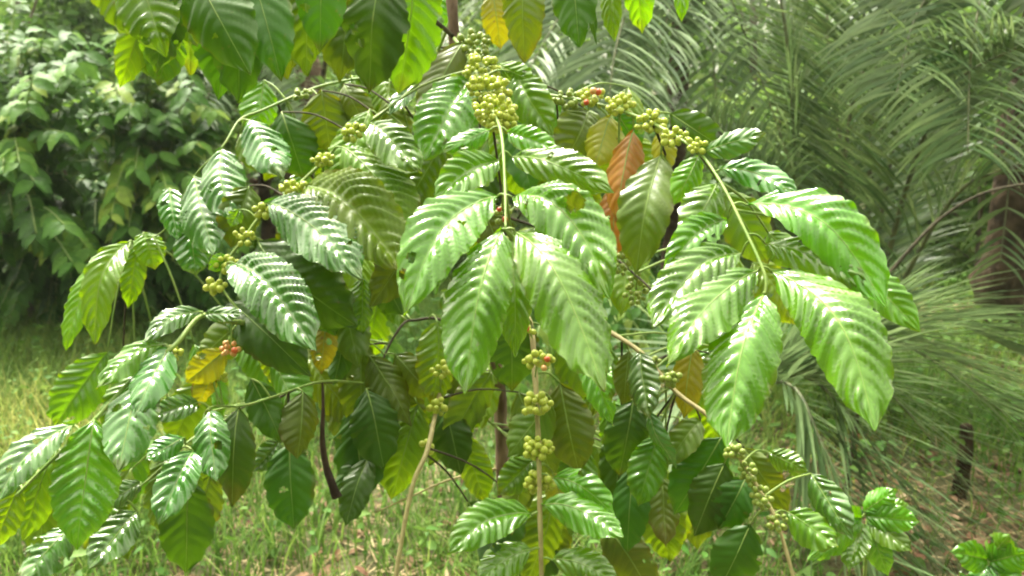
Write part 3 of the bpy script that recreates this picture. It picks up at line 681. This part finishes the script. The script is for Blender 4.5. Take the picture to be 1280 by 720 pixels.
bA = branch([(614, 425, 1.75), (553, 400, 1.7), (520, 400, 1.68), (502, 407, 1.66), (478, 452, 1.62), (465, 520, 1.58)], .003, .002, M_twig, plant)
bS = branch([(598, 260, 1.69), (690, 290, 1.6), (760, 318, 1.52), (797, 346, 1.48), (820, 368, 1.45)], .003, .0015, M_twig, plant)
bO = branch([(553, -300, 1.7), (500, -150, 1.45), (400, -100, 1.2), (300, -75, 1.05), (180, -60, .98)], .006, .003, M_green, plant)
bP = branch([(556, -200, 1.67), (620, -110, 1.5), (720, -70, 1.4), (860, -60, 1.35)], .005, .003, M_green, plant)
bY = branch([(566, 45, 1.61), (535, 20, 1.58), (500, 2, 1.55), (440, -30, 1.5)], .0045, .003, M_twig, plant)
bZ = branch([(626, 585, 1.84), (590, 592, 1.8), (555, 602, 1.72), (515, 620, 1.62), (470, 640, 1.57)], .003, .0012, M_tan, plant)
bW = branch([(403, 477, 1.5), (404, 505, 1.49), (403, 545, 1.48), (407, 580, 1.48), (415, 605, 1.47), (421, 622, 1.47)], .0015, .0085, M_dead, plant, 'dark dead broken branch hanging down')

# leaves: base x,y  tip x,y  width  depth ...
def many(br, rows):
    for r_ in rows:
        leaf(br, *r_[:6], **r_[6])
K = lambda kind, tilt=.5, **k: dict(kind=kind, tilt=tilt, **k)
many(bC, [
 (612, 163, 553, 190, 30, 1.16, K('fresh', .4, roll=20)),
 (634, 165, 697, 187, 34, 1.16, K('fresh', .4)),
 (624, 200, 543, 250, 55, 1.12, K('fresh', .5, bend=.05)),
 (638, 195, 768, 242, 52, 1.12, K('fresh', .55, bend=-.04, roll=-12)),
 (622, 245, 506, 393, 84, 1.07, K('fresh', .55, bend=.10, roll=14, arch=.12)),
 (640, 247, 762, 374, 80, 1.06, K('fresh', .5, bend=-.14, roll=-10, arch=.12, hole=[(.42, -.45, .012), (.2, .6, .004)])),
 (627, 287, 580, 492, 84, 1.02, K('fresh', .35, bend=.03, roll=6, arch=.10)),
 (643, 287, 756, 490, 92, 1.02, K('fresh', .45, bend=-.05, roll=-10, arch=.12)),
 (640, 300, 644, 447, 46, 1.12, K('fresh', .2)),
 (735, 430, 766, 532, 42, 1.12, K('fresh', .3)),
 (579, 54, 521, 162, 62, 1.5, K('olive', .3, roll=10)),
 (586, 97, 530, 202, 78, 1.42, K('fresh', .4, roll=15)),
 (463, 152, 528, 218, 52, 1.45, K('fresh', .5)),
 (610, 175, 560, 240, 40, 1.3, K('mid', .3)),
 (622, 80, 680, 108, 30, 1.4, K('fresh', .5)),
 (642, 90, 692, 170, 52, 1.38, K('mid', .3)),
 (640, 150, 665, 245, 50, 1.35, K('dark', .1)),
 (560, 170, 500, 270, 70, 1.5, K('mid', .2)),
 (600, 250, 640, 340, 50, 1.45, K('olive', .2)),
 (640, 380, 640, 490, 70, 1.4, K('dark', -.1)),
 (540, 200, 545, 300, 60, 1.55, K('mid', .2)),
])
many(bR, [
 (881, 190, 957, 166, 34, 1.18, K('silver', .5, roll=-20)),
 (900, 213, 1001, 250, 38, 1.14, K('silver', .4, bend=-.10, roll=-20)),
 (935, 257, 1108, 384, 72, 1.1, K('fresh', .35, bend=-.14, roll=-22, arch=.14)),
 (957, 305, 1090, 366, 52, 1.08, K('fresh', .4, bend=-.06, roll=-15)),
 (964, 340, 1094, 542, 92, 1.04, K('fresh', .45, bend=-.12, roll=-12, arch=.13)),
 (955, 366, 908, 562, 92, 1.02, K('fresh', .4, bend=.03, roll=8, arch=.1)),
 (948, 340, 833, 460, 72, 1.05, K('fresh', .5, bend=.06, roll=16, arch=.1)),
 (927, 318, 815, 412, 62, 1.08, K('fresh', .5, bend=.10, roll=20)),
 (909, 275, 828, 345, 50, 1.12, K('fresh', .5, bend=.08)),
 (897, 228, 858, 300, 56, 1.15, K('fresh', .4)),
 (874, 194, 843, 255, 40, 1.2, K('lime', .2)),
 (826, 192, 794, 343, 68, 1.27, K('olive', .3, roll=12, arch=.1)),
 (792, 164, 770, 278, 50, 1.33, K('orange', .25, roll=14)),
 (772, 232, 764, 326, 44, 1.38, K('orange', .2)),
 (1058, 325, 1150, 415, 46, 1.2, K('mid', .3, roll=-20)),
 (960, 290, 998, 335, 40, 1.2, K('mid', .2)),
 (905, 240, 960, 330, 60, 1.3, K('olive', .0)),
 (736, 138, 700, 212, 66, 1.42, K('olive', .3)),
 (764, 146, 744, 212, 48, 1.38, K('yellow', .3, roll=15)),
 (770, 140, 800, 185, 40, 1.4, K('dark', .0)),
 (838, 142, 912, 190, 42, 1.3, K('dark', .3)),
 (690, 120, 660, 200, 52, 1.5, K('mid', .2)),
 (826, 160, 835, 215, 34, 1.33, K('yellow', .3)),
 (700, 190, 740, 270, 60, 1.5, K('olive', .0)),
 (860, 300, 880, 390, 60, 1.4, K('dark', .0)),
])
many(bB, [
 (427, 184, 522, 300, 82, 1.46, K('yg', .4, roll=-8, bend=-.04)),
 (382, 231, 506, 342, 92, 1.42, K('yg', .5, roll=-14, bend=-.06)),
 (335, 257, 452, 348, 78, 1.38, K('silver', .5, roll=-10, bend=-.06)),
 (323, 302, 447, 408, 90, 1.42, K('dark', .2, bend=.03)),
 (292, 328, 394, 438, 78, 1.34, K('silver', .5, roll=-8, bend=-.05)),
 (288, 378, 388, 470, 66, 1.38, K('dark', .3, roll=-5)),
 (300, 262, 288, 284, 20, 1.42, K('lime', .2)),
 (285, 320, 260, 337, 22, 1.38, K('fresh', .3)),
 (312, 232, 288, 310, 54, 1.5, K('olive', .1)),
 (352, 140, 380, 224, 62, 1.6, K('dark', .0)),
 (402, 113, 414, 194, 64, 1.62, K('olive', -.1)),
 (430, 105, 462, 166, 42, 1.64, K('olive', .1)),
 (470, 333, 503, 394, 50, 1.6, K('dark', .1)),
 (452, 345, 452, 420, 38, 1.6, K('fresh', .1)),
 (445, 400, 442, 463, 20, 1.62, K('lime', .0)),
 (434, 414, 417, 482, 30, 1.6, K('dark', .2, roll=20)),
 (408, 398, 401, 468, 34, 1.56, K('yellow', .1)),
 (470, 200, 440, 280, 60, 1.58, K('yg', .1)),
 (380, 330, 420, 420, 60, 1.55, K('dark', .0)),
])
many(bU, [
 (278, 185, 290, 274, 58, 1.55, K('silver', .5, roll=12, bend=.05)),
 (312, 151, 355, 224, 56, 1.58, K('silver', .5, roll=-12)),
 (243, 221, 268, 320, 60, 1.55, K('silver', .45, roll=15)),
 (236, 285, 245, 345, 46, 1.58, K('silver', .2)),
 (125, 328, 84, 439, 30, 1.6, K('lime', .3, roll=30)),
 (160, 303, 118, 430, 44, 1.6, K('lime', .5, roll=14, bend=.08)),
 (172, 305, 160, 385, 32, 1.62, K('lime', .2)),
 (180, 290, 194, 337, 38, 1.62, K('lime', .1)),
 (212, 235, 222, 300, 34, 1.6, K('silver', .3)),
 (520, 100, 486, 145, 22, 1.62, K('silver', .6, roll=20)),
])
many(bK, [
 (256, 394, 305, 392, 20, 1.25, K('silver', .6, roll=-20)),
 (253, 389, 180, 428, 30, 1.25, K('silver', .6, roll=25, bend=.10)),
 (206, 430, 120, 486, 38, 1.2, K('fresh', .5, roll=30, bend=.08)),
 (212, 434, 168, 522, 50, 1.2, K('silver', .6, roll=16)),
 (178, 468, 148, 590, 62, 1.17, K('silver', .5, roll=15)),
 (118, 525, 96, 688, 80, 1.12, K('fresh', .25, roll=5)),
 (93, 532, -8, 630, 44, 1.12, K('silver', .5, roll=28, bend=.08)),
 (72, 556, 28, 676, 42, 1.13, K('lime', .2, roll=20)),
 (24, 606, -12, 690, 40, 1.1, K('lime', .2)),
 (312, 398, 248, 448, 50, 1.36, K('olive', .1)),
 (282, 438, 232, 478, 42, 1.32, K('yellow', .2)),
 (180, 455, 132, 545, 42, 1.25, K('mid', .3, roll=20)),
 (60, 590, 50, 700, 50, 1.2, K('mid', .2)),
])
many(bM, [
 (248, 503, 186, 522, 32, 1.3, K('silver', .6, roll=15)),
 (262, 512, 270, 602, 46, 1.28, K('silver', .4, roll=10)),
 (298, 509, 290, 634, 52, 1.34, K('dark', .2)),
 (234, 598, 232, 717, 66, 1.25, K('dark', -.1)),
 (241, 563, 198, 657, 50, 1.23, K('silver', .5, roll=14)),
 (230, 547, 182, 575, 32, 1.24, K('silver', .6)),
 (172, 640, 110, 712, 48, 1.18, K('silver', .5, roll=20)),
 (88, 658, 26, 730, 52, 1.16, K('silver', .5, roll=20)),
 (176, 603, 126, 634, 32, 1.2, K('silver', .6)),
 (264, 463, 247, 508, 30, 1.32, K('yellow', .1)),
 (252, 475, 214, 556, 56, 1.36, K('olive', .1)),
 (314, 473, 352, 554, 44, 1.42, K('dark', .1)),
 (378, 489, 372, 574, 54, 1.44, K('olive', .3)),
 (362, 553, 368, 662, 62, 1.46, K('dark', .2)),
 (350, 551, 315, 590, 30, 1.48, K('silver', .5)),
 (240, 580, 215, 620, 50, 1.32, K('mid', .1)),
 (130, 620, 160, 700, 44, 1.2, K('mid', .2)),
])
many(bA, [
 (462, 445, 514, 532, 54, 1.6, K('olive', .2)),
 (494, 443, 542, 497, 50, 1.62, K('olive', .1)),
 (458, 486, 480, 586, 64, 1.56, K('dark', .2)),
 (498, 480, 516, 550, 52, 1.64, K('olive', .0)),
 (460, 571, 432, 658, 40, 1.56, K('dark', .5, roll=15)),
 (452, 571, 420, 615, 26, 1.6, K('dark', .5)),
])
many(bT, [
 (556, 508, 576, 594, 52, 1.64, K('dark', .1)),
 (560, 440, 600, 520, 46, 1.68, K('olive', .1)),
])
many(bV, [
 (664, 645, 560, 692, 54, 1.27, K('fresh', .5, bend=.12, roll=18)),
 (679, 632, 780, 672, 48, 1.27, K('fresh', .5, bend=-.08, roll=-16)),
 (690, 598, 768, 645, 42, 1.29, K('fresh', .4, bend=-.12)),
 (664, 688, 598, 730, 48, 1.25, K('fresh', .4, bend=.08)),
 (690, 700, 775, 732, 48, 1.25, K('fresh', .4, bend=-.08)),
 (700, 478, 724, 594, 66, 1.38, K('olive', .1)),
 (690, 500, 634, 572, 56, 1.36, K('olive', .1)),
 (668, 573, 622, 618, 44, 1.34, K('mid', .2)),
 (700, 430, 745, 500, 54, 1.45, K('olive', .0)),
 (690, 590, 715, 660, 40, 1.36, K('yellow', .0)),
 (650, 600, 640, 670, 40, 1.38, K('olive', .0)),
])
many(bQ, [
 (786, 438, 780, 510, 32, 1.5, K('olive', .0)),
 (800, 440, 813, 524, 40, 1.44, K('silver', .3, roll=25)),
 (792, 500, 774, 594, 56, 1.46, K('dark', -.1)),
 (812, 513, 846, 585, 22, 1.42, K('silver', .2, roll=35)),
 (822, 543, 798, 633, 50, 1.44, K('mid', .1)),
 (866, 430, 854, 524, 44, 1.45, K('yellow', .1)),
 (876, 525, 833, 582, 40, 1.44, K('olive', .2)),
 (902, 545, 842, 645, 66, 1.42, K('dark', -.1)),
 (906, 578, 868, 670, 60, 1.38, K('dark', -.1)),
 (932, 598, 898, 662, 50, 1.38, K('dark', .0)),
 (938, 655, 898, 740, 62, 1.34, K('dark', -.1)),
 (792, 580, 784, 692, 48, 1.5, K('dark', .2)),
 (960, 565, 1010, 590, 34, 1.36, K('fresh', .3)),
 (1014, 592, 1066, 674, 44, 1.32, K('silver', .4)),
 (984, 640, 1048, 684, 46, 1.3, K('fresh', .4)),
 (760, 430, 740, 520, 50, 1.55, K('mid', .0)),
 (930, 560, 985, 640, 44, 1.4, K('olive', .1)),
])
many(bP, [
 (615, -12, 626, 62, 40, 1.5, K('yellow', -.1)),
 (656, -50, 656, 80, 54, 1.4, K('olive', -.1)),
 (720, -65, 725, 60, 62, 1.36, K('dark', .2)),
 (765, -50, 768, 52, 26, 1.4, K('mid', .0, roll=35)),
 (800, -55, 803, 42, 40, 1.38, K('lime', -.1)),
 (850, -55, 852, 28, 24, 1.36, K('fresh', .0)),
 (752, -40, 746, 56, 12, 1.36, K('dark', .0, roll=50)),
])
many(bY, [
 (485, -25, 480, 90, 48, 1.5, K('dark', .2)),
 (513, 2, 512, 82, 28, 1.55, K('dark', .0)),
 (540, -30, 560, 40, 30, 1.66, K('fresh', .1)),
])
many(bO, [
 (165, -62, 208, 72, 80, .98, K('mid', .1)),
 (230, -58, 312, 92, 92, 1.0, K('dark', .2)),
 (308, -60, 352, 102, 72, 1.05, K('dark', .1)),
 (372, -60, 384, 96, 74, 1.15, K('mid', .0)),
 (402, -75, 400, 66, 64, 1.1, K('dark', .0)),
 (442, -60, 424, 104, 76, 1.25, K('olive', .0)),
 (280, -60, 268, 60, 70, 1.1, K('mid', .1)),
 (470, -50, 462, 76, 50, 1.4, K('dark', .1)),
 (182, 5, 149, 110, 42, 1.2, K('lime', .0)),
 (216, 30, 198, 108, 52, 1.2, K('lime', .0)),
 (212, -5, 247, 60, 30, 1.2, K('lime', .0)),
])
# the inner, shaded leaves of the same branches
fr = random.Random(77); ALLB = [bC, bR, bB, bU, bK, bM, bT, bV, bQ, bA, bS]
for (x0, x1, y0, y1, n) in [(370, 570, 100, 330, 16), (230, 400, 330, 480, 6), (120, 300, 440, 600, 7), (640, 800, 90, 300, 9), (420, 600, 330, 480, 5), (760, 900, 400, 620, 10), (640, 760, 480, 640, 5), (330, 440, 200, 380, 5), (540, 640, 60, 200, 4), (440, 560, 470, 540, 2), (850, 960, 240, 420, 4), (440, 640, 440, 560, 6), (560, 800, 540, 660, 8)]:
    for i in range(n):
        x = fr.uniform(x0, x1); y = fr.uniform(y0, y1); dd = fr.uniform(1.55, 1.85); l = fr.uniform(85, 125); a = R(fr.uniform(-38, 38))
        if x < 450 and y < 175: x += 75
        B = at(x, y, dd); b = min(ALLB, key=lambda b_: min((q - B).length for q in b_[1]))
        leaf(b, x, y, x + l * math.sin(a), y + l * math.cos(a), l * fr.uniform(.44, .54), dd, fr.choice(['yg', 'dark', 'olive', 'yg', 'olive', 'yg', 'mid']), fr.uniform(-.1, .4), fr.uniform(-35, 35))
for (x, y, tx, ty, w, dd, k) in [(130, -60, 178, 50, 70, 1.1, 'mid'), (340, -60, 330, 70, 70, 1.2, 'mid'), (250, -60, 240, 50, 70, 1.25, 'olive'), (420, -60, 452, 90, 64, 1.35, 'dark'), (190, -70, 215, 40, 70, 1.2, 'dark'), (390, -50, 366, 85, 64, 1.3, 'olive'), (500, -60, 535, 60, 50, 1.5, 'mid')]:
    leaf(bO, x, y, tx, ty, w, dd, k, .05)
for i in range(13):
    x = 165 + i * 29 + fr.uniform(-10, 10); l = fr.uniform(120, 165) * (.72 if 360 < x < 445 else 1); y = fr.uniform(-50, -25)
    leaf(bO, x, y, x + fr.uniform(-35, 35), y + l, l * fr.uniform(.46, .54), fr.uniform(1.1, 1.5), fr.choice(['dark', 'dark', 'dark', 'olive', 'mid']), fr.uniform(-.2, .1), fr.uniform(-20, 20))
for (x, y, tx, ty, w, dd, k, t_) in [(440, 95, 462, 172, 52, 1.72, 'yg', .1), (330, 100, 318, 175, 48, 1.7, 'mid', .2), (370, 150, 330, 225, 50, 1.68, 'yg', .1), (475, 95, 500, 170, 50, 1.72, 'yg', .2), (300, 165, 335, 215, 42, 1.66, 'olive', .1), (415, 150, 396, 235, 56, 1.66, 'yg', .1)]:
    leaf(bU, x, y, tx, ty, w, dd, k, t_)
# berries
for (x, y, dd, n, wx, wy, kw) in [
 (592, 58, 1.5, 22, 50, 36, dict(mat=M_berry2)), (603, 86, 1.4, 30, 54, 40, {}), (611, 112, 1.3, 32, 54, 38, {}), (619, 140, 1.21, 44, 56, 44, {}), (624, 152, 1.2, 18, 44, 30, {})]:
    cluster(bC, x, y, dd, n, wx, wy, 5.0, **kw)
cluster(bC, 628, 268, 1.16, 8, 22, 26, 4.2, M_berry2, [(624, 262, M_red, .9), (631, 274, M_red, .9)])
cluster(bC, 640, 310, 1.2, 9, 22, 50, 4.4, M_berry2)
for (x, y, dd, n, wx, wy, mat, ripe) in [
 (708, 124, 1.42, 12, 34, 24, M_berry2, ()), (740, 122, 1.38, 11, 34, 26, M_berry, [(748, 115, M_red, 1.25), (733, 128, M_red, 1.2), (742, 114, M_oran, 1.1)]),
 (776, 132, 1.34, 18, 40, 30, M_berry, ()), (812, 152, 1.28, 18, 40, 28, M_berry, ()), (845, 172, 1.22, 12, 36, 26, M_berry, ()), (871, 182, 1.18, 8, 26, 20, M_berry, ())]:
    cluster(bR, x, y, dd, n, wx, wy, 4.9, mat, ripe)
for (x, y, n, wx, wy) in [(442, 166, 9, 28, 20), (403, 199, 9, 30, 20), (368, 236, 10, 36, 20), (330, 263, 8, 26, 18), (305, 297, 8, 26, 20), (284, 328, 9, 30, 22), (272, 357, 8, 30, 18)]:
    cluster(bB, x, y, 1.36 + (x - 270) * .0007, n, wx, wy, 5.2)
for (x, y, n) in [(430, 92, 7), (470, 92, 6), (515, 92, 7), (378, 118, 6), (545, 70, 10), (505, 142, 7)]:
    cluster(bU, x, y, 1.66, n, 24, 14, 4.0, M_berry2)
cluster(bK, 289, 436, 1.3, 8, 26, 22, 4.4, M_oran, [(284, 428, M_oran, 1.), (293, 438, M_red, 1.)])
cluster(bM, 272, 468, 1.33, 10, 26, 20, 4.4)
cluster(bK, 219, 440, 1.2, 7, 16, 20, 4)
for (x, y, n, wx, wy, mat, ripe) in [(672, 450, 12, 40, 20, M_berry, [(680, 460, M_oran, 1.2), (684, 449, M_red, 1.0)]), (671, 506, 16, 38, 28, M_berry, ()), (673, 560, 18, 40, 28, M_berry, ()), (676, 603, 15, 38, 26, M_berry, ())]:
    cluster(bV, x, y, 1.3, n, wx, wy, 5.4, mat, ripe)
cluster(bV, 660, 412, 1.36, 4, 18, 12, 4.5, M_berry, [(657, 410, M_red, 1.2)])
for (x, y, n) in [(552, 462, 8), (546, 508, 9), (534, 560, 5)]:
    cluster(bT, x, y, 1.56, n, 24, 20, 4.6)
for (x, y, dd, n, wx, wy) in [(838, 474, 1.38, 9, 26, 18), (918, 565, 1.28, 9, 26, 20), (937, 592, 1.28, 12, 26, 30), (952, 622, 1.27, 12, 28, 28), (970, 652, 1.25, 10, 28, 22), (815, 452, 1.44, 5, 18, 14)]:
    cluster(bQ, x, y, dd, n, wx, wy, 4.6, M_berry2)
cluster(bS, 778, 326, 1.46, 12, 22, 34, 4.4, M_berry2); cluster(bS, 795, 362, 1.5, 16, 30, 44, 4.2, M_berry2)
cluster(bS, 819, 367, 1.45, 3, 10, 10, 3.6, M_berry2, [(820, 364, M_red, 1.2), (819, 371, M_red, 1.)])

# ================================================================== low coffee seedlings, lower right
def seedling(label, px, py, d, spec, seed):
    b = at(px, py, d); base = Vector((b.x, b.y, gz(b.x, b.y)))
    root = empty('coffee_seedling', base, label, 'seedling', 'young coffee seedlings on the ground')
    st, Q = tube('stem', [base - Vector((0, 0, .02)), base.lerp(b, .5) + Vector((.01, 0, 0)), b], [.006, .005, .003], M_green, root)
    for (bx, by, tx, ty, w, kind, tilt) in spec: leaf((root, Q), bx, by, tx, ty, w, d, kind, tilt)
seedling('bright green coffee seedling with several small ribbed leaves low right of the bush', 1085, 640, 1.75, [
 (1082, 645, 1150, 652, 36, 'fresh', .4), (1080, 640, 1120, 612, 34, 'fresh', .3), (1086, 650, 1140, 690, 34, 'mid', .4), (1078, 648, 1030, 640, 32, 'mid', .4),
 (1080, 655, 1060, 715, 36, 'fresh', .3), (1084, 652, 1110, 720, 34, 'fresh', .2), (1075, 650, 1010, 700, 38, 'mid', .4), (1090, 640, 1135, 630, 26, 'lime', .2)], 1)
seedling('pale green seedling at the bottom right corner', 1235, 700, .8, [
 (1235, 700, 1190, 690, 40, 'mid', .5), (1235, 702, 1285, 690, 44, 'mid', .5), (1235, 704, 1210, 750, 46, 'silver', .2), (1236, 698, 1262, 668, 34, 'mid', .5), (1236, 705, 1275, 745, 44, 'mid', .3)], 2)
